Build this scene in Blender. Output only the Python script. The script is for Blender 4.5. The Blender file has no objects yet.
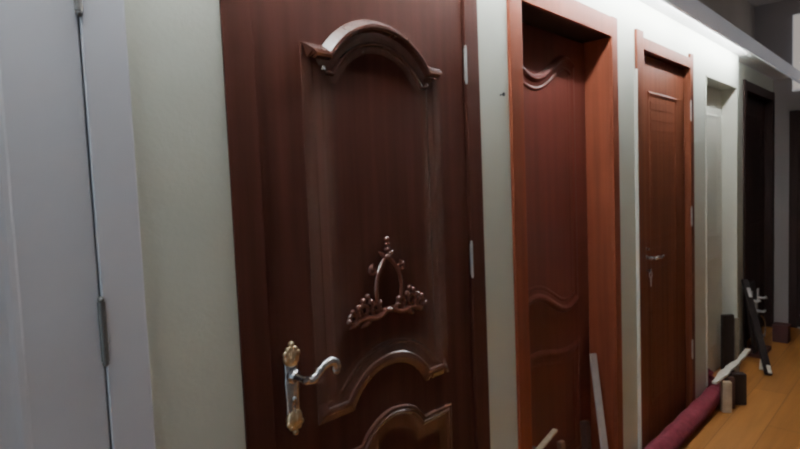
import bpy, bmesh, math, random
from mathutils import Vector, Matrix
random.seed(4)
S = bpy.context.scene
COL = S.collection
PI = math.pi

# ------------------------------------------------------------------ materials
def mat(name, col, rough=.5, metal=0., emit=None, es=0., spec=.5, coat=0., noise=None, grain=None, bump=0., bscale=60):
    m = bpy.data.materials.new(name); m.use_nodes = True
    nt = m.node_tree; b = nt.nodes['Principled BSDF']
    b.inputs['Base Color'].default_value = (*col, 1)
    b.inputs['Roughness'].default_value = rough
    b.inputs['Metallic'].default_value = metal
    b.inputs['Specular IOR Level'].default_value = spec
    b.inputs['Coat Weight'].default_value = coat
    b.inputs['Coat Roughness'].default_value = .25
    if emit:
        b.inputs['Emission Color'].default_value = (*emit, 1)
        b.inputs['Emission Strength'].default_value = es
    tc = nt.nodes.new('ShaderNodeTexCoord')
    if noise or grain:
        mp = nt.nodes.new('ShaderNodeMapping'); nt.links.new(tc.outputs['Object'], mp.inputs[0])
        n = nt.nodes.new('ShaderNodeTexNoise'); n.inputs['Detail'].default_value = 5
        if grain:
            mp.inputs['Scale'].default_value = grain[0]; amt = grain[1]; n.inputs['Scale'].default_value = 1
        else:
            n.inputs['Scale'].default_value = noise[0]; amt = noise[1]
        nt.links.new(mp.outputs[0], n.inputs['Vector'])
        r = nt.nodes.new('ShaderNodeValToRGB')
        r.color_ramp.elements[0].position = .3; r.color_ramp.elements[1].position = .7
        r.color_ramp.elements[0].color = (*[c*(1-amt) for c in col], 1)
        r.color_ramp.elements[1].color = (*[min(1, c*(1+amt)) for c in col], 1)
        nt.links.new(n.outputs['Fac'], r.inputs[0]); nt.links.new(r.outputs[0], b.inputs['Base Color'])
    if bump:
        n2 = nt.nodes.new('ShaderNodeTexNoise'); n2.inputs['Scale'].default_value = bscale
        nt.links.new(tc.outputs['Object'], n2.inputs['Vector'])
        bp = nt.nodes.new('ShaderNodeBump'); bp.inputs['Strength'].default_value = bump; bp.inputs['Distance'].default_value = .01
        nt.links.new(n2.outputs['Fac'], bp.inputs['Height']); nt.links.new(bp.outputs[0], b.inputs['Normal'])
    return m

G = (28, 28, 1.2)
M = dict(
    wall=mat('cream_wall_paint', (.65, .68, .585), .7, noise=(1.5, .03), bump=.05, bscale=90),
    wall_end=mat('grey_wall_paint', (.40, .36, .35), .8, noise=(1.5, .05)),
    upper=mat('upper_wall_paint', (.58, .54, .50), .8, noise=(1.2, .12)),
    ceil=mat('ceiling_paint', (.62, .57, .54), .85, noise=(1, .05)),
    soffit=mat('soffit_paint_glow', (.74, .74, .75), .6, emit=(.85, .88, 1.), es=.10, noise=(2, .04)),  # added glow brightens ledge and panel frame; neither is a lamp
    d0=mat('bluish_white_door_paint', (.68, .70, .76), .5, noise=(2, .03)),
    wood1=mat('dark_mahogany_varnish', (.074, .025, .0185), .5, spec=.08, grain=(G, .22), bump=.03, bscale=40),
    wood1c=mat('dark_mahogany_moulding', (.100, .037, .027), .24, grain=(G, .18), spec=.5, coat=.8),
    carved=mat('reddish_carved_wood', (.15, .05, .035), .25, grain=(G, .15), coat=.8),
    frame1=mat('dark_mahogany_frame', (.075, .0255, .0185), .5, spec=.08, grain=(G, .22)),
    wood2=mat('red_mahogany_varnish', (.125, .029, .021), .42, spec=.3, grain=(G, .18), coat=.1),
    frame2=mat('orange_brown_frame', (.225, .060, .032), .45, spec=.12, grain=(G, .2)),
    wood3=mat('chestnut_varnish', (.165, .049, .025), .45, spec=.1, grain=(G, .25)),
    wood5=mat('near_black_wood', (.06, .036, .033), .6, spec=.1, grain=(G, .2)),
    d4=mat('white_door_paint', (.62, .62, .53), .5, noise=(2, .03)),
    caulk=mat('white_edge_strip', (.75, .74, .66), .6, noise=(8, .05)),
    silver=mat('worn_silver_metal', (.62, .62, .64), .25, 1., noise=(60, .3)),
    pewter=mat('pale_pewter', (.50, .47, .46), .45, .3, noise=(60, .2)),
    gold=mat('antique_gold_metal', (.72, .56, .36), .35, 1., noise=(60, .3)),
    hinge=mat('brushed_steel', (.55, .54, .52), .4, .8, noise=(40, .1)),
    hinged=mat('tarnished_steel', (.20, .20, .195), .5, .6, noise=(40, .15)),
    bronze=mat('dark_bronze_plate', (.07, .045, .04), .4, .6, noise=(50, .2)),
    tube=mat('tube_glow', (1, 1, 1), .4, emit=(.93, .97, 1.), es=110.),
    plastic=mat('white_plastic_cap', (.8, .8, .8), .4, noise=(20, .03)),
    panel=mat('pale_panel_glow', (.6, .56, .52), .5, emit=(.78, .70, .64), es=.32, noise=(4, .05)),  # emission added so the panel stays bright at the dim end
    carpet=mat('maroon_carpet', (.19, .022, .038), .95, noise=(35, .2), bump=.25, bscale=150),
    grey=mat('pale_grey_primer', (.46, .42, .41), .6, noise=(15, .1)),
    tan=mat('raw_tan_board', (.42, .33, .23), .7, noise=(25, .15)),
    olive=mat('dull_olive_board', (.26, .21, .15), .7, noise=(25, .15)),
    tanred=mat('reddish_tan_wood', (.24, .14, .10), .6, grain=(G, .2)),
    brown=mat('brown_sample', (.10, .05, .04), .5, grain=(G, .2)),
    dark=mat('black_brown_sample_and_shade', (.028, .019, .018), .5, grain=(G, .2)),  # also painted on the deep-set head lining as shade
    foam=mat('cream_torn_foam', (.72, .66, .56), .8, noise=(30, .12), bump=.3, bscale=80),
    maroonbox=mat('maroon_card', (.10, .035, .032), .7, noise=(10, .15)),
    screw=mat('dark_screw', (.04, .04, .045), .4, .7, noise=(50, .1)),
)

def floor_mat():
    m = bpy.data.materials.new('orange_laminate'); m.use_nodes = True
    nt = m.node_tree; b = nt.nodes['Principled BSDF']
    tc = nt.nodes.new('ShaderNodeTexCoord')
    br = nt.nodes.new('ShaderNodeTexBrick')
    br.inputs['Color1'].default_value = (.66, .28, .08, 1); br.inputs['Color2'].default_value = (.56, .225, .06, 1)
    br.inputs['Mortar'].default_value = (.30, .115, .035, 1); br.inputs['Scale'].default_value = 1
    br.inputs['Brick Width'].default_value = 1.2; br.inputs['Row Height'].default_value = .19
    br.inputs['Mortar Size'].default_value = .002
    nt.links.new(tc.outputs['Object'], br.inputs['Vector'])
    mp = nt.nodes.new('ShaderNodeMapping'); mp.inputs['Scale'].default_value = (1.5, 22, 1)
    nt.links.new(tc.outputs['Object'], mp.inputs[0])
    n = nt.nodes.new('ShaderNodeTexNoise'); n.inputs['Detail'].default_value = 6; n.inputs['Scale'].default_value = 1.4
    nt.links.new(mp.outputs[0], n.inputs['Vector'])
    mx = nt.nodes.new('ShaderNodeMix'); mx.data_type = 'RGBA'; mx.blend_type = 'MULTIPLY'; mx.inputs[0].default_value = .45
    nt.links.new(br.outputs['Color'], mx.inputs[6]); nt.links.new(n.outputs['Fac'], mx.inputs[7])
    nt.links.new(mx.outputs[2], b.inputs['Base Color'])
    b.inputs['Roughness'].default_value = .38
    return m
M['floor'] = floor_mat()

# ------------------------------------------------------------------ mesh helpers (world coordinates)
def wloc(p):
    v = Vector()
    while p: v += p.location; p = p.parent
    return v

def obj(name, bm, m, parent=None, smooth=False):
    me = bpy.data.meshes.new(name)
    bmesh.ops.recalc_face_normals(bm, faces=bm.faces[:])
    if parent: bmesh.ops.translate(bm, verts=bm.verts[:], vec=-wloc(parent))
    if smooth:
        for f in bm.faces: f.smooth = True
    bm.to_mesh(me); bm.free()
    me.materials.append(M[m])
    o = bpy.data.objects.new(name, me); COL.objects.link(o); o.parent = parent
    if smooth:
        try: me.set_sharp_from_angle(angle=math.radians(42))
        except Exception: pass
    return o

def thing(name, label, cat, loc=(0, 0, 0), group=None, kind=None):
    o = bpy.data.objects.new(name, None); COL.objects.link(o); o.location = loc
    o.empty_display_size = .1
    return tag(o, label, cat, group, kind)

def tag(o, label, cat, group=None, kind=None):
    o['label'] = label; o['category'] = cat
    if group: o['group'] = group
    if kind: o['kind'] = kind
    return o

def struct(name, bm, m, label, cat):
    return tag(obj(name, bm, m), label, cat, None, 'structure')

def box(bm, x0, x1, y0, y1, z0, z1, bev=0.):
    vs = [bm.verts.new(v) for v in ((x0,y0,z0),(x1,y0,z0),(x1,y1,z0),(x0,y1,z0),(x0,y0,z1),(x1,y0,z1),(x1,y1,z1),(x0,y1,z1))]
    fs = [bm.faces.new([vs[i] for i in f]) for f in ((0,1,2,3),(4,5,6,7),(0,1,5,4),(1,2,6,5),(2,3,7,6),(3,0,4,7))]
    if bev:
        es = list({e for f in fs for e in f.edges})
        bmesh.ops.bevel(bm, geom=es, offset=bev, segments=2, profile=.7, affect='EDGES')
    return bm

def nb(): return bmesh.new()

def bar(bm, a, b, w, t, side=(1, 0, 0), bev=0.):
    """board from a to b, w wide along side, t thick"""
    a, b = Vector(a), Vector(b); d = (b-a).normalized()
    s = Vector(side); s = (s-d*s.dot(d)).normalized(); n = d.cross(s)
    vs = []
    for p in (a, b):
        for i, j in ((-1,-1),(1,-1),(1,1),(-1,1)): vs.append(bm.verts.new(p+s*(w/2*i)+n*(t/2*j)))
    fs = [bm.faces.new([vs[i] for i in f]) for f in ((0,1,2,3),(4,5,6,7),(0,1,5,4),(1,2,6,5),(2,3,7,6),(3,0,4,7))]
    if bev:
        es = list({e for f in fs for e in f.edges})
        bmesh.ops.bevel(bm, geom=es, offset=bev, segments=2, affect='EDGES')
    return bm

def tube(bm, pts, rad, seg=10, flat=1.):
    pts = [Vector(p) for p in pts]; n = len(pts)
    if not isinstance(rad, (list, tuple)): rad = [rad]*n
    rings = []; up = None
    for i, p in enumerate(pts):
        d = (pts[min(i+1, n-1)]-pts[max(i-1, 0)]).normalized()
        if up is None:
            up = Vector((0, 1, 0)) if abs(d.y) < .9 else Vector((0, 0, 1))
        a = (up-d*up.dot(d)).normalized(); up = a; b = d.cross(a)
        rings.append([bm.verts.new(p+(a*math.cos(2*PI*k/seg)*flat+b*math.sin(2*PI*k/seg))*rad[i]) for k in range(seg)])
    for r0, r1 in zip(rings, rings[1:]):
        for k in range(seg): bm.faces.new((r0[k], r0[(k+1) % seg], r1[(k+1) % seg], r1[k]))
    bm.faces.new(rings[0]); bm.faces.new(rings[-1][::-1])
    return bm

def smooth_path(pts, k=6):
    pts = [Vector(p) for p in pts]; out = []
    P = [pts[0]]+pts+[pts[-1]]
    for i in range(1, len(P)-2):
        for j in range(k):
            t = j/k; a, b, c, d = P[i-1], P[i], P[i+1], P[i+2]
            out.append(.5*((2*b)+(c-a)*t+(2*a-5*b+4*c-d)*t*t+(3*b-a-3*c+d)*t**3))
    out.append(pts[-1]); return out

def blob(bm, c, r, sc=(1, 1, 1), u=12, v=8):
    mtx = Matrix.Translation(c) @ Matrix.Diagonal((*sc, 1))
    bmesh.ops.create_uvsphere(bm, u_segments=u, v_segments=v, radius=r, matrix=mtx)

def lathe_y(bm, c, prof, seg=18, sx=1., sz=1.):
    """prof: (radius, distance out of the wall towards -Y)"""
    rings = [[bm.verts.new((c[0]+r*sx*math.cos(2*PI*k/seg), c[1]-d, c[2]+r*sz*math.sin(2*PI*k/seg))) for k in range(seg)] for r, d in prof]
    for r0, r1 in zip(rings, rings[1:]):
        for k in range(seg): bm.faces.new((r0[k], r0[(k+1) % seg], r1[(k+1) % seg], r1[k]))
    bm.faces.new(rings[0]); bm.faces.new(rings[-1])

def arch_pts(xc, z, half, sag, n=22):
    R = (half*half+sag*sag)/(2*sag); zc = z+sag-R; a = math.asin(min(1, half/R))
    return [(xc+R*math.sin(-a+2*a*i/n), zc+R*math.cos(-a+2*a*i/n)) for i in range(n+1)]

def ring_moulding(bm, path, prof, y, closed=True, fac=None):
    """path: CCW list of (x,z) in the door plane; prof: (inset, height)"""
    n = len(path); P = [Vector((a, 0, b)) for a, b in path]; nor = []
    for i in range(n):
        if closed: a, b, c = P[i-1], P[i], P[(i+1) % n]
        else: a, b, c = P[max(i-1, 0)], P[i], P[min(i+1, n-1)]
        d1 = (b-a) if (b-a).length > 1e-9 else (c-b); d2 = (c-b) if (c-b).length > 1e-9 else (b-a)
        d1.normalize(); d2.normalize()
        n1 = Vector((-d1.z, 0, d1.x)); n2 = Vector((-d2.z, 0, d2.x))
        m = (n1+n2).normalized(); k = 1/max(.45, m.dot(n1)); nor.append(m*k)
    rings = [[bm.verts.new((P[i].x+nor[i].x*d, y-h*(fac[i] if fac else 1), P[i].z+nor[i].z*d)) for i in range(n)] for d, h in prof]
    for r0, r1 in zip(rings, rings[1:]):
        for i in range(n if closed else n-1):
            bm.faces.new((r0[i], r0[(i+1) % n], r1[(i+1) % n], r1[i]))
    return bm

# ------------------------------------------------------------------ room shell
b = nb(); box(b, -1.6, 6.4, -1.9, .6, -.05, 0); struct('floor', b, 'floor', 'orange brown wood laminate floor of the corridor', 'floor')
b = nb(); box(b, -1.6, 6.4, -1.9, .6, 3.0, 3.05); struct('ceiling', b, 'ceil', 'dim plain ceiling high above the soffit', 'ceiling')
b = nb()
ZH = 2.079; WT = 2.298
for x0, x1 in ((-1.6, -.55), (.31, .622), (1.384, 1.676), (2.439, 2.781), (3.515, 3.83), (4.575, 4.63)): box(b, x0, x1, 0, .14, 0, WT)
for x0, x1, zh in ((-.55, .31, 2.07), (.622, 1.384, ZH), (1.676, 2.439, ZH), (2.781, 3.515, ZH), (3.83, 4.575, 2.07)): box(b, x0, x1, 0, .14, zh, WT)
struct('wall_left', b, 'wall', 'long pale cream painted wall holding the row of doors', 'wall')
b = nb(); box(b, 4.63, 5.047, .05, .14, 0, WT); box(b, 6.018, 6.1, .05, .14, 0, WT); box(b, 5.047, 6.018, .05, .14, 2.113, WT)
struct('wall_left_recess', b, 'wall', 'set-back grey stretch of wall around the dark far door', 'wall')
b = nb(); box(b, -1.6, 6.1, .2, .3, 0, 3.0); struct('wall_upper', b, 'upper', 'dark upper wall above the soffit ledge', 'wall')
b = nb(); box(b, 6.1, 6.2, -.1, .2, 0, 3.0); box(b, 6.1, 6.2, -1.85, -.85, 0, 3.0); box(b, 6.1, 6.2, -.85, -.1, 1.97, 3.0)
struct('wall_end', b, 'wall_end', 'grey brown wall closing the far end of the corridor', 'wall')
b = nb(); box(b, -1.6, 6.2, -1.85, -1.75, 0, 3.0); struct('wall_right', b, 'wall_end', 'plain grey wall on the other side of the corridor', 'wall')
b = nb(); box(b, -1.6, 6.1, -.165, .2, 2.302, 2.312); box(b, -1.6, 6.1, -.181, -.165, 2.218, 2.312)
struct('trim_1', b, 'soffit', 'pale grey soffit ledge with added faint glow, running along the top of the door wall', 'soffit')

b = nb(); box(b, -1.6, 6.1, -.1648, .0495, 2.2985, 2.3019)  # separate white board, added to make the underside look brighter
struct('trim_2', b, 'plastic', 'white underside board of the soffit, added to brighten it', 'soffit')
# ------------------------------------------------------------------ tube lights under the soffit
def tube_light(x0, x1, label):
    t = thing('tube_light', label, 'tube light', ((x0+x1)/2, -.155, 2.265), 'tube lights under the soffit')
    b = nb(); box(b, x0, x1, -.1648, -.150, 2.244, 2.282, .002); obj('batten', b, 'plastic', t)
    b = nb(); n = 8; rr = []                                     # half-round diffuser facing the wall
    for x in (x0+.014, x1-.014):
        rr.append([b.verts.new((x, -.152+.012*math.cos(a), 2.262+.014*math.sin(a))) for a in [-1.0+2.6*i/n for i in range(n+1)]])
    for i in range(n): b.faces.new((rr[0][i], rr[0][i+1], rr[1][i+1], rr[1][i]))
    b.faces.new(rr[0]); b.faces.new(rr[1])
    obj('lamp_tube', b, 'tube', t)
    for x in (x0, x1-.014):
        b = nb(); box(b, x, x+.014, -.151, -.136, 2.247, 2.279, .002); obj('end_cap', b, 'plastic', t)
tube_light(-.27, .93, 'white tube light under the soffit above the pale wall beside the nearest brown door')
tube_light(.94, 2.14, 'white tube light under the soffit above the arched dark door')
tube_light(2.15, 3.35, 'white tube light under the soffit above the chestnut slatted door')
tube_light(3.36, 4.56, 'farthest glowing tube light, ending beside the white recessed door')

# ------------------------------------------------------------------ door building blocks
def casing(t, m, x0, x1, zt, wl, wr, wh, proud=.014, depth=.12, y=0., drop=.004, head_shade=None):
    for a, c in ((x0, x0+wl), (x1-wr, x1)):
        b = nb(); box(b, a, c, y-proud, y-.0005, 0, zt, .004); obj('casing_upright', b, m, t)
    b = nb(); box(b, x0+wl, x1-wr, y-proud, y-.0005, zt-wh, zt-drop, .003); obj('casing_head', b, m, t)
    if depth:
        b = nb(); e = .012
        box(b, x0+wl-e, x0+wl, y-.0005, y+depth, 0, zt-wh); box(b, x1-wr, x1-wr+e, y-.0005, y+depth, 0, zt-wh)
        obj('jamb_lining', b, m, t)
        b = nb(); box(b, x0+wl-e, x1-wr+e, y-.0005, y+depth, zt-wh, zt-wh+e); obj('head_lining', b, head_shade or m, t)

def hinge(t, x, y, z0, z1, m='hinge', r=.0042):
    b = nb(); tube(b, [(x, y, z0), (x, y, z1)], r, 10)
    for z in (z0-.004, z1+.004): blob(b, (x, y, z), r*.9)
    box(b, x-.005, x+.006, y+r*.6, y+r*.9, z0+.004, z1-.004)
    obj('hinge', b, m, t, True)

# ---- door_1 : bluish white door at the left edge
t = thing('door_1', 'bluish white door cut by the left edge of the photo', 'door', (0, 0, 0), None, 'structure')
b = nb(); box(b, .302, .374, -.014, -.0005, 0, 2.12, .003); obj('casing_upright', b, 'd0', t)
b = nb(); box(b, -.62, -.545, -.014, -.0005, 0, 2.12, .003); obj('casing_upright', b, 'd0', t)
b = nb(); box(b, -.545, .302, -.014, -.0005, 2.055, 2.116, .003); obj('casing_head', b, 'd0', t)
b = nb(); box(b, .28, .309, .006, .03, 0, 2.05); obj('door_stop', b, 'd0', t)
b = nb(); box(b, -.54, .2985, -.008, .0055, .008, 2.05, .003); leaf = obj('leaf', b, 'd0', t)
b = nb()
PR = [(0, 0), (.004, .002), (.012, .003), (.02, .001), (.03, .0)]
ring_moulding(b, [(-.42, .95), (.185, .95), (.185, 1.92), (-.42, 1.92)], PR, -.008)
ring_moulding(b, [(-.42, .2), (.185, .2), (.185, .8), (-.42, .8)], PR, -.008)
obj('panel_moulding', b, 'd0', leaf)
for z0, z1 in ((1.752, 1.86), (1.15, 1.255), (.35, .455)): hinge(t, .2995, -.014, z0, z1, 'hinged', .0065)

# ---- door_2 : dark carved door with arched panels
t = thing('door_2', 'dark mahogany door with arched panels, carved ornament and ornate lever handle', 'door', (1.0, 0, 0), None, 'structure')
casing(t, 'frame1', .563, 1.441, 2.15, .072, .07, .085, depth=.1, proud=.007)
b = nb(); box(b, .637, 1.366, 0., .04, .008, 2.06, .002); leaf = obj('leaf', b, 'wood1', t)
PR = [(0, 0), (0.001, .008), (.018, .030), (.025, .031), (.031, .026), (.034, .011), (.045, .007), (.056, .005), (.058, .011), (.062, .012), (.066, .010), (.068, .004), (.085, .003)]
top = arch_pts(1.003, 1.777, .187, .092); bot = arch_pts(1.005, .872, .135, .085)
path = [(.757, .872)]+bot+[(1.247, .872), (1.247, .92), (1.247, 1.745), (1.247, 1.777)]+top[::-1]+[(.757, 1.777), (.757, 1.745), (.757, .92)]
fac = [.22]*(len(bot)+2)+[.06, .06]+[1]*(len(top)+2)+[.06, .06]
b = nb(); ring_moulding(b, path, PR, 0., True, fac); obj('panel_moulding', b, 'wood1c', leaf)
top = arch_pts(1.010, .776, .122, .064)
path = [(.757, .2), (1.25, .2), (1.25, .776)]+top[::-1]+[(.757, .776)]
PR2 = [(0, 0), (.001, .004), (.004, .007), (.007, .007), (.009, .004), (.013, .004), (.016, .008), (.020, .008), (.026, .004), (.06, .003)]
b = nb(); ring_moulding(b, path, PR2, 0.); obj('panel_moulding', b, 'wood1c', leaf)
# carved ornament
b = nb(); ox, oz = 1.0, 1.105
def scroll(bm, cx, cz, r, a0, turns, w0, hand=1, y=-.006):
    pts = []; n = 22
    for i in range(n+1):
        f = i/n; a = a0+hand*2*PI*turns*f; rr = r*(1-.72*f)
        pts.append((cx+rr*math.cos(a), y, cz+rr*math.sin(a)))
    tube(bm, pts, [w0*(.55+.45*math.sin(PI*min(1, i/n+.15))) for i in range(n+1)], 8)
def leafy(bm, a, c, w, y=-.006):
    a, c = Vector((a[0], y, a[1])), Vector((c[0], y, c[1])); d = c-a
    tube(bm, [a+d*(i/8) for i in range(9)], [max(.001, w*math.sin(PI*(.08+.9*i/8))) for i in range(9)], 8)
for s in (-1, 1):
    # vase side
    tube(b, smooth_path([(ox+s*.012, -.006, 1.108), (ox+s*.038, -.008, 1.125), (ox+s*.047, -.01, 1.165), (ox+s*.040, -.01, 1.205), (ox+s*.022, -.008, 1.235), (ox+s*.006, -.006, 1.25)]), .006, 8)
    scroll(b, ox+s*.05, 1.222, .014, PI/2, 1.2, .005, -s)
    blob(b, (ox+s*.058, -.008, 1.228), .007)
    # leaf spray
    tube(b, smooth_path([(ox+s*.01, -.006, 1.112), (ox+s*.045, -.008, 1.098), (ox+s*.085, -.008, 1.103), (ox+s*.125, -.007, 1.094)]), [.009]*6+[.008]*6+[.006]*7, 8)
    scroll(b, ox+s*.045, 1.122, .019, -PI/2, 1.3, .0065, s)
    scroll(b, ox+s*.088, 1.122, .021, -PI/2, 1.3, .007, s)
    scroll(b, ox+s*.124, 1.108, .017, -PI/2, 1.3, .006, s)
    for dx, dz, r in ((.035, 1.135, .008), (.068, 1.143, .009), (.078, 1.158, .008), (.093, 1.150, .008), (.11, 1.135, .008), (.128, 1.128, .007), (.142, 1.104, .008)):
        blob(b, (ox+s*dx, -.010, dz), r)
    leafy(b, (ox+s*.06, 1.10), (ox+s*.10, 1.08), .009); leafy(b, (ox+s*.1, 1.10), (ox+s*.14, 1.085), .008)
    leafy(b, (ox, 1.25), (ox+s*.028, 1.268), .007)
for z, r in ((1.253, .011), (1.272, .009), (1.288, .007), (1.300, .009)): blob(b, (ox, -.009, z), r, (1.1, 1, .8))
leafy(b, (ox, 1.12), (ox, 1.10), .014)
obj('carved_ornament', b, 'carved', leaf, True)['label'] = 'carved scrollwork ornament with a vase and leaf sprays'
for z0, z1 in ((1.752, 1.855), (1.15, 1.253), (.35, .453)): hinge(t, 1.3665, -.011, z0, z1)
# ornate handle
hx = .686
b = nb()
out = []
for z, w in ((.915, .017), (.935, .0175), (.96, .0165), (1.0, .019), (1.02, .0165), (1.045, .0175), (1.065, .0165)): out.append((z, w))
L = [(hx-w, z) for z, w in out]; R_ = [(hx+w, z) for z, w in out]
pl = R_+L[::-1]
rings = [[b.verts.new((hx+(x-hx)*k, -h, .995+(z-.995)*k2)) for x, z in pl] for k, k2, h in ((1, 1, 0.), (1, 1, .005), (.72, .98, .010), (.35, .96, .0105))]
for r0, r1 in zip(rings, rings[1:]):
    for i in range(len(pl)): b.faces.new((r0[i], r0[(i+1) % len(pl)], r1[(i+1) % len(pl)], r1[i]))
b.faces.new(rings[-1])
blob(b, (hx, -.011, .962), .006); tube(b, [(hx, -.011, .945), (hx, -.011, .93)], .003, 8)
plate = obj('back_plate', b, 'silver', t, True)
for z, s in ((1.058, 1), (.915, -1)):
    b = nb()
    lathe_y(b, (hx, -.004, z), [(.022, 0), (.022, .004), (.018, .009), (.010, .011), (.004, .015), (.001, .015)], 18, .95, 1.1)
    for k in range(5):
        a = PI/2*s+(k-2)*.55; blob(b, (hx+.017*math.cos(a), -.008, z+.021*math.sin(a)), .008, (1, .8, 1), 10, 6)
    blob(b, (hx, -.008, z+s*.031), .007)
    obj('scroll_cap', b, 'gold', plate, True)['label'] = 'gold scrolled end of the handle plate'
b = nb()
lathe_y(b, (hx, -.008, 1.016), [(.017, 0), (.017, .006), (.011, .010), (.008, .020), (.0075, .042), (.009, .046), (.009, .056), (.002, .058)], 16)
tube(b, smooth_path([(hx, -.055, 1.016), (.703, -.056, 1.010), (.718, -.057, 1.019), (.737, -.056, 1.034), (.757, -.055, 1.040), (.773, -.054, 1.033), (.777, -.053, 1.018)]),
     [.009]*6+[.0095]*6+[.0095]*6+[.0105]*6+[.0125]*6+[.013]*6+[.011], 12)
for x, z in ((.711, 1.014), (.727, 1.027), (.747, 1.038)): blob(b, (x, -.056, z), .0112, (1, 1, 1), 12, 8)
blob(b, (.776, -.053, 1.015), .011)
obj('lever', b, 'silver', t, True)

# ---- door_3 : deep-set red door with wave mouldings
t = thing('door_3', 'red brown door set deep in an orange brown frame, wavy mouldings on it', 'door', (2.05, 0, 0), None, 'structure')
casing(t, 'frame2', 1.612, 2.487, 2.155, .077, .061, .089, depth=.135, head_shade='dark')  # near-black head lining: shade under the lintel put into its colour
b = nb(); box(b, 1.692, 2.423, .115, .15, .008, 2.06, .002); leaf = obj('leaf', b, 'wood2', t)
PR = [(0, 0), (.001, .004), (.012, .015), (.020, .016), (.034, .006), (.05, .003), (.054, .005), (.06, .005), (.066, .001)]
def wave(z, amp, x0=1.80, x1=2.32, n=36, ph=0.):
    return [(x0+(x1-x0)*i/n, z+amp*math.sin(ph+2*PI*i/n)) for i in range(n+1)]
up = wave(1.925, .055, ph=PI*.85); lo = wave(.905, .045, ph=-.1)
b = nb(); fl = [.2]+[1]*(len(lo)-2)+[.2]; fu = [.2]+[1]*(len(up)-2)+[.2]
ring_moulding(b, [(1.80, .905-.045*math.sin(.1))]+lo[1:]+up[::-1], PR, .115, True, fl+fu); obj('panel_moulding', b, 'wood2', leaf)
lo2 = wave(.72, .02, ph=-.1)
b = nb(); ring_moulding(b, [(1.80, .2), (2.32, .2)]+lo2[::-1], [(k, h*.35) for k, h in PR], .115); obj('panel_moulding', b, 'wood2', leaf)

# ---- door_4 : chestnut slatted door
t = thing('door_4', 'chestnut brown door with horizontal grooved panel and a key in its lock', 'door', (3.15, 0, 0), None, 'structure')
casing(t, 'wood3', 2.708, 3.560, 2.152, .086, .058, .086, depth=.1, drop=.028)
b = nb(); box(b, 2.797, 3.499, .022, .06, .008, 2.062, .002); leaf = obj('leaf', b, 'wood3', t)
b = nb()
PR = [(0, 0), (.002, .003), (.010, .006), (.018, .004), (.028, -.001)]
ring_moulding(b, [(2.93, .22), (3.37, .22), (3.37, 1.84), (3.37, 1.885), (2.93, 1.885), (2.93, 1.84)], PR, .022, True, [.2, .2, .2, 1, 1, .2])
z = 1.84
while z > .3:
    box(b, 2.965, 3.335, .0212, .0225, z-.048, z-.006, .0015); z -= .055
obj('slatted_panel', b, 'wood3', leaf)
for z0, z1 in ((1.765, 1.875), (1.15, 1.255), (.35, .455)): hinge(t, 3.5005, -.0165, z0, z1)
b = nb(); box(b, 2.696, 2.7075, -.015, -.0005, 0, 1.96, .002); obj('edge_strip', b, 'caulk', t)['label'] = 'white strip along the left side of the frame'
hx = 2.845
b = nb(); box(b, hx-.02, hx+.02, .012, .0225, .92, 1.12, .004); plate = obj('back_plate', b, 'bronze', t)
b = nb(); lathe_y(b, (hx, .013, 1.075), [(.014, 0), (.014, .006), (.007, .012), (.007, .022), (.001, .023)], 14); obj('thumb_turn', b, 'silver', plate, True)
b = nb(); lathe_y(b, (hx, .013, 1.03), [(.017, 0), (.015, .008), (.009, .012), (.008, .055), (.002, .058)], 14)
tube(b, smooth_path([(hx, -.04, 1.03), (hx+.03, -.043, 1.032), (hx+.07, -.042, 1.026), (hx+.115, -.036, 1.03)]), [.009]*6+[.0085]*6+[.0075]*7, 10)
obj('lever', b, 'silver', t, True)
k = thing('key', 'small key ring with keys hanging from the lock of the chestnut door', 'key', (hx, .012, .965))
b = nb(); tube(b, [(hx, .012, .965), (hx, -.012, .965)], .004, 8); box(b, hx-.011, hx+.011, -.018, -.012, .955, .975, .002); obj('lock_key', b, 'silver', k, True)
b = nb(); rr = [(hx+.016*math.cos(a*PI/8), -.0165, .945+.016*math.sin(a*PI/8)) for a in range(17)]; tube(b, rr, .002, 6); obj('ring', b, 'pewter', k, True)
b = nb(); box(b, hx-.004, hx+.006, -.018, -.0155, .885, .930, .001); box(b, hx-.009, hx+.011, -.018, -.0155, .912, .932, .002); obj('hanging_key', b, 'pewter', k)

# ---- door_5 : white recessed door
t = thing('door_5', 'plain white door recessed in the cream wall', 'door', (4.2, 0, 0), None, 'structure')
b = nb(); e = .012
box(b, 3.83, 3.84, -.006, .1, 0, 2.06); box(b, 4.565, 4.575, -.006, .1, 0, 2.06); box(b, 3.83, 4.575, -.006, .1, 2.06, 2.07)
obj('jamb_lining', b, 'd4', t)
b = nb(); box(b, 3.842, 4.563, .092, .13, .008, 2.057, .002); leaf = obj('leaf', b, 'd4', t)
b = nb(); PR = [(0, 0), (.003, .002), (.012, .003), (.022, .001), (.03, .0)]
ring_moulding(b, [(3.95, 1.0), (4.46, 1.0), (4.46, 1.87), (3.95, 1.87)], PR, .092)
ring_moulding(b, [(3.95, .2), (4.46, .2), (4.46, .86), (3.95, .86)], PR, .092)
obj('panel_moulding', b, 'd4', leaf)
# ---- door_6 : dark door in the set-back wall
t = thing('door_6', 'near-black wooden door in the set-back grey wall at the far end', 'door', (5.5, .05, 0), None, 'structure')
casing(t, 'wood5', 4.985, 6.075, 2.18, .075, .07, .08, depth=.1, y=.05)
b = nb(); box(b, 5.062, 6.003, .1, .135, .008, 2.098, .002); leaf = obj('leaf', b, 'wood5', t)
b = nb(); ring_moulding(b, [(5.2, 1.0), (5.87, 1.0), (5.87, 1.95), (5.2, 1.95)], PR, .1); ring_moulding(b, [(5.2, .2), (5.87, .2), (5.87, .85), (5.2, .85)], PR, .1)
obj('panel_moulding', b, 'wood5', leaf)
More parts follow.
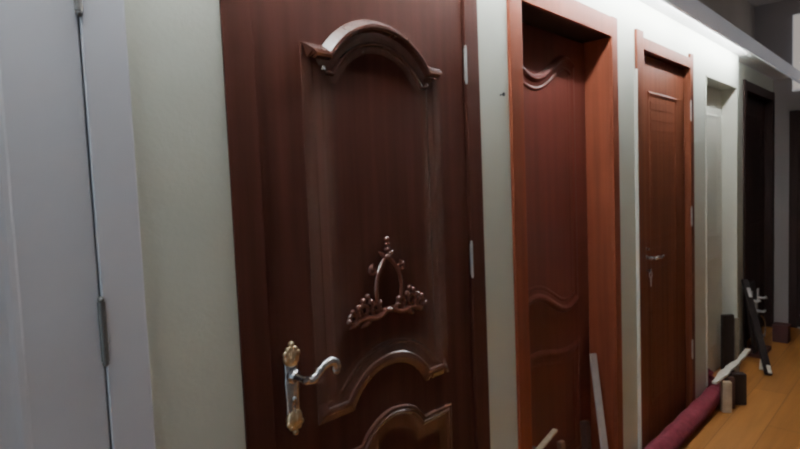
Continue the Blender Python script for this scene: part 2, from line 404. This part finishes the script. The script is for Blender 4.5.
# ---- door_7 : dark door in the end wall
t = thing('door_7', 'dark door in the end wall, cut by the right edge of the photo', 'door', (6.1, -.47, 0), None, 'structure')
b = nb(); box(b, 6.086, 6.0995, -.145, -.075, 0, 2.0, .003); obj('casing_upright', b, 'wood5', t)
b = nb(); box(b, 6.086, 6.0995, -.875, -.805, 0, 2.0, .003); obj('casing_upright', b, 'wood5', t)
b = nb(); box(b, 6.086, 6.0995, -.805, -.145, 1.93, 1.996, .003); obj('casing_head', b, 'wood5', t)
b = nb(); box(b, 6.11, 6.15, -.84, -.11, .008, 1.965, .002); leaf = obj('leaf', b, 'wood5', t)
b = nb()
for z0, z1 in ((1.0, 1.8), (.2, .85)):
    box(b, 6.104, 6.1105, -.70, -.25, z0, z1, .003)
obj('raised_panel', b, 'wood5', leaf)

# ---- pale stand-in panel high on the end wall, glow added to brighten it
t = thing('wall_panel', 'pale rectangular stand-in panel with added glow, high on the end wall above the dark door', 'panel', (6.1, -.4, 2.5))
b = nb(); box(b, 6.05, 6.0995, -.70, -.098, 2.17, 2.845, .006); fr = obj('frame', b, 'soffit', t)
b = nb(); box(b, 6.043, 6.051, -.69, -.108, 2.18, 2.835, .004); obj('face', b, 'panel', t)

# ---- screw in the wall
b = nb(); lathe_y(b, (1.563, 0, 1.732), [(.003, 0), (.003, .012), (.007, .013), (.007, .016), (.002, .018)], 12)
tag(obj('wall_screw', b, 'screw', None, True), 'small dark screw in the wall between the two nearest brown doors', 'screw')

# ------------------------------------------------------------------ maroon carpet roll
b = nb(); n = 46; pts = []; rad = []
for i in range(n+1):
    x = 2.5+(4.02-2.5)*i/n
    r = .054+.0012*math.sin(i*.9)
    pts.append((x, -.066, r+.001)); rad.append(r)
tube(b, pts, rad, 22)
t = tag(obj('carpet_roll', b, 'carpet', None, True), 'long rolled maroon carpet lying on the floor along the foot of the wall', 'carpet roll')
b = nb(); sp = []
for i in range(60):
    a = i*.42; r = .049-.044*i/60; sp.append((4.022, -.066+r*math.cos(a), .055+r*math.sin(a)))
tube(b, sp, .003, 6); obj('rolled_edge', b, 'carpet', t)
b = nb()
for i, (x, dz) in enumerate(((3.72, .0), (3.79, .004))):
    rr = [(x+.008*math.sin(a*.8), -.066+(.054+dz)*math.cos(a*PI/10), .055+(.054+dz)*math.sin(a*PI/10)) for a in range(-2, 13)]
    tube(b, rr, .004, 6)
obj('wrapping_band', b, 'carpet', t, True)

# ------------------------------------------------------------------ offcuts in the deep-set doorway
# L-shaped grey moulding leaning on the red door
t = thing('moulding_length', 'pale grey moulding length leaning upright in the deep-set doorway', 'moulding', (2.25, -.055, 0))
a0, a1 = Vector((2.253, -.055, .004)), Vector((2.378, .078, .635))
b = nb(); bar(b, a0, a1, .045, .010, (1, -.15, 0), .002); obj('face_board', b, 'grey', t)
dd = (a1-a0).normalized(); ss = Vector((1, -.15, 0)); ss = (ss-dd*ss.dot(dd)).normalized(); nn = dd.cross(ss)
sgn = -1 if nn.y < 0 else 1
b = nb(); off = ss*.0175+nn*(.014*sgn); bar(b, a0+off, a1+off-dd*.004, .010, .018, (1, -.15, 0), .002); obj('return_lip', b, 'grey', t)
# offcuts
b = nb(); box(b, 1.775, 1.825, .02, .075, 0, .404, .003)
tag(obj('wood_offcut', b, 'brown', None), 'brown post nearest the left side of the deep-set doorway, under the tan strip', 'offcut')
b = nb(); bar(b, (1.61, -.015, .420), (2.0, .068, .405), .022, .012, (0, 1, 0), .002)
tag(obj('wood_strip', b, 'tan', None), 'thin tan wood strip lying slanted across the bottom of the deep-set doorway', 'wood strip')
b = nb(); bar(b, (2.055, .045, .002), (2.075, .085, .325), .036, .022, (1, 0, 0), .003)
tag(obj('wood_offcut', b, 'tanred', None), 'short light brown wood offcut standing between tan strip and dark offcut', 'offcut')
b = nb(); bar(b, (2.235, .030, .002), (2.285, .078, .345), .042, .03, (1, 0, 0), .003)
tag(obj('wood_offcut', b, 'brown', None), 'dark wood offcut standing just behind the pale grey moulding length', 'offcut')

# ------------------------------------------------------------------ samples standing farther down the corridor
b = nb(); bar(b, (3.66, -.155, 0), (3.66, -.155, .19), .055, .035, (.55, -.84, 0), .003)
tag(obj('sample_block', b, 'tan', None), 'tan upright sample block at the end of the maroon carpet roll', 'sample block')
b = nb(); bar(b, (3.735, -.155, 0), (3.735, -.155, .197), .05, .035, (.7, -.7, 0), .003)
tag(obj('sample_block', b, 'brown', None), 'brown sample block standing just behind the tan block', 'sample block')
b = nb(); bar(b, (3.84, -.175, 0), (3.84, -.175, .197), .085, .05, (.6, -.8, 0), .003)
tag(obj('sample_block', b, 'dark', None), 'dark sample block farthest along under the cream strip', 'sample block')
# torn cream strip lying over the blocks
b = nb(); n = 14; va = []; 
for i in range(n+1):
    f = i/n; c = Vector((3.53+.80*f, -.125-.0*f, .205+.012*math.sin(f*7)*f))
    w = random.uniform(.014, .026)+(.012 if i in (3, 4) else 0); w = .011 if i == 10 else w
    if i == 0: w = .012
    va.append([b.verts.new(c+Vector((0, -w, 0))), b.verts.new(c+Vector((0, w, 0))), b.verts.new(c+Vector((0, w, .012))), b.verts.new(c+Vector((0, -w, .014)))])
for r0, r1 in zip(va, va[1:]):
    for k in range(4): b.faces.new((r0[k], r0[(k+1) % 4], r1[(k+1) % 4], r1[k]))
b.faces.new(va[0]); b.faces.new(va[-1])
tag(obj('foam_strip', b, 'foam', None), 'ragged cream strip lying across the tops of the sample blocks', 'strip')
# dark upright board in the white doorway
t = thing('sample_board', 'tall dark sample board standing upright in front of the white recessed door', 'sample board', (4.42, .02, 0))
b = nb(); bar(b, (4.42, .022, 0), (4.42, .022, .43), .085, .03, (.72, -.69, 0), .003); obj('face_board', b, 'dark', t)
b = nb(); bar(b, (4.466, -.0235, .0), (4.466, -.0235, .40), .03, .028, (.72, -.69, 0), .002); obj('raw_edge', b, 'olive', t)['label'] = 'paler raw edge of the board'
# crumpled red scrap by the roll end
b = nb(); blob(b, (3.96, .038, .07), .07, (1, .62, 1), 14, 10)
for v in b.verts: v.co += Vector((random.uniform(-.012, .012), random.uniform(-.012, .012), random.uniform(-.006, .012)))
zmin = min(v.co.z for v in b.verts)
for v in b.verts: v.co.z -= zmin
tag(obj('red_bag', b, 'carpet', None), 'crumpled red plastic bag on the floor between carpet roll and white door', 'bag')

# leaning dark strip with pale labels
t = thing('moulding_length', 'slim dark moulding leaning diagonally against the wall past the white door', 'moulding', (4.53, -.215, 0))
A, B = Vector((4.51, -.215, .012)), Vector((4.90, .018, .615))
b = nb(); bar(b, A, B, .05, .018, (.7, -.7, 0), .003); obj('face_board', b, 'dark', t)
d = (B-A).normalized(); o_ = Vector((-.006, -.012, .002))
b = nb(); bar(b, A+d*.01+o_, A+d*.07+o_, .026, .008, (.7, -.7, 0), .002); obj('end_label', b, 'foam', t)['label'] = 'white label near the lower end'
b = nb(); bar(b, B-d*.15+o_, B-d*.07+o_, .026, .008, (.7, -.7, 0), .002); obj('end_label', b, 'grey', t)['label'] = 'pale label near the upper end'
# dark stand with door handles
t = thing('display_stand', 'dark display stand of door handles in front of the far dark door', 'stand', (5.07, -.04, 0))
b = nb(); bar(b, (5.07, -.040, .03), (5.07, .025, .56), .30, .02, (1, 0, 0), .003); obj('back_board', b, 'dark', t)
b = nb(); box(b, 4.91, 5.23, -.10, .035, 0, .029, .004); obj('base', b, 'maroonbox', t)
def handle_sample(x, z, label, tilt):
    y = -.040+.1226*(z-.03)-.028
    t = thing('door_handle', label, 'door handle', (x, y, z), 'loose door handles on the display stand')
    b = nb(); box(b, x-.026, x+.026, y-.005, y+.005, z-.055, z+.055, .004); obj('back_plate', b, 'pewter', t)
    b = nb(); lathe_y(b, (x, y-.006, z-.02), [(.014, 0), (.010, .02), (.009, .04)], 12)
    tube(b, smooth_path([(x, y-.045, z-.02), (x+.03, y-.047, z-.02+tilt), (x+.065, y-.045, z-.025-tilt)]), .008, 10); obj('lever', b, 'pewter', t, True)
for x, z, tl, lb in ((4.965, .46, .004, 'leftmost silver door handle on the dark display stand'),
                     (5.07, .36, -.004, 'middle silver door handle on the dark display stand, hanging lowest'),
                     (5.175, .45, .006, 'rightmost silver door handle on the dark display stand')):
    handle_sample(x, z, lb, tl)
b = nb(); tube(b, smooth_path([(5.12, -.045, .30), (5.17, -.06, .25), (5.18, -.065, .17), (5.13, -.07, .12), (5.08, -.07, .15)]), .005, 8)
tag(obj('wire_loop', b, 'silver', None, True), 'curved silver wire hanging on the dark display stand', 'wire')
t = thing('cardboard_box', 'maroon brown box on the floor right of the handle stand', 'box', (5.55, -.12, 0))
b = nb(); box(b, 5.48, 5.60, -.17, -.06, 0, .13, .004); obj('carton', b, 'maroonbox', t)
b = nb(); box(b, 5.476, 5.604, -.174, -.056, .130, .148, .003); obj('lid', b, 'maroonbox', t)
b = nb(); bar(b, (4.62, -.16, .005), (4.70, -.15, .055), .05, .012, (0, 1, 0), .002)
tag(obj('paper_scrap', b, 'foam', None), 'small white scrap on the floor beside the foot of the diagonal moulding', 'scrap')

# ------------------------------------------------------------------ camera, light, world
f, pitch, roll, yaw = 545.287, .064308, -.040214, .779721
d = Vector((math.cos(yaw)*math.cos(pitch), math.sin(yaw)*math.cos(pitch), -math.sin(pitch)))
r0 = Vector((math.sin(yaw), -math.cos(yaw), 0)); u0 = r0.cross(d)
r = r0*math.cos(roll)+u0*math.sin(roll); u = -r0*math.sin(roll)+u0*math.cos(roll)
cam = bpy.data.cameras.new('camera'); co = bpy.data.objects.new('camera', cam); COL.objects.link(co)
mw = Matrix((r, u, -d)).transposed().to_4x4(); mw.translation = Vector((0, -1.05, 1.43)); co.matrix_world = mw
cam.sensor_fit = 'HORIZONTAL'; cam.sensor_width = 36; cam.lens = f/800*36; cam.clip_start = .02
S.camera = co

w = bpy.data.worlds.new('world'); S.world = w; w.use_nodes = True
bg = w.node_tree.nodes['Background']; bg.inputs[0].default_value = (.72, .89, 1., 1); bg.inputs[1].default_value = .48

S.view_settings.view_transform = 'AgX'
S.view_settings.look = 'None'
S.view_settings.exposure = .42
S.view_settings.gamma = 1.05
S.cycles.use_denoising = True
S.cycles.filter_width = 2.3
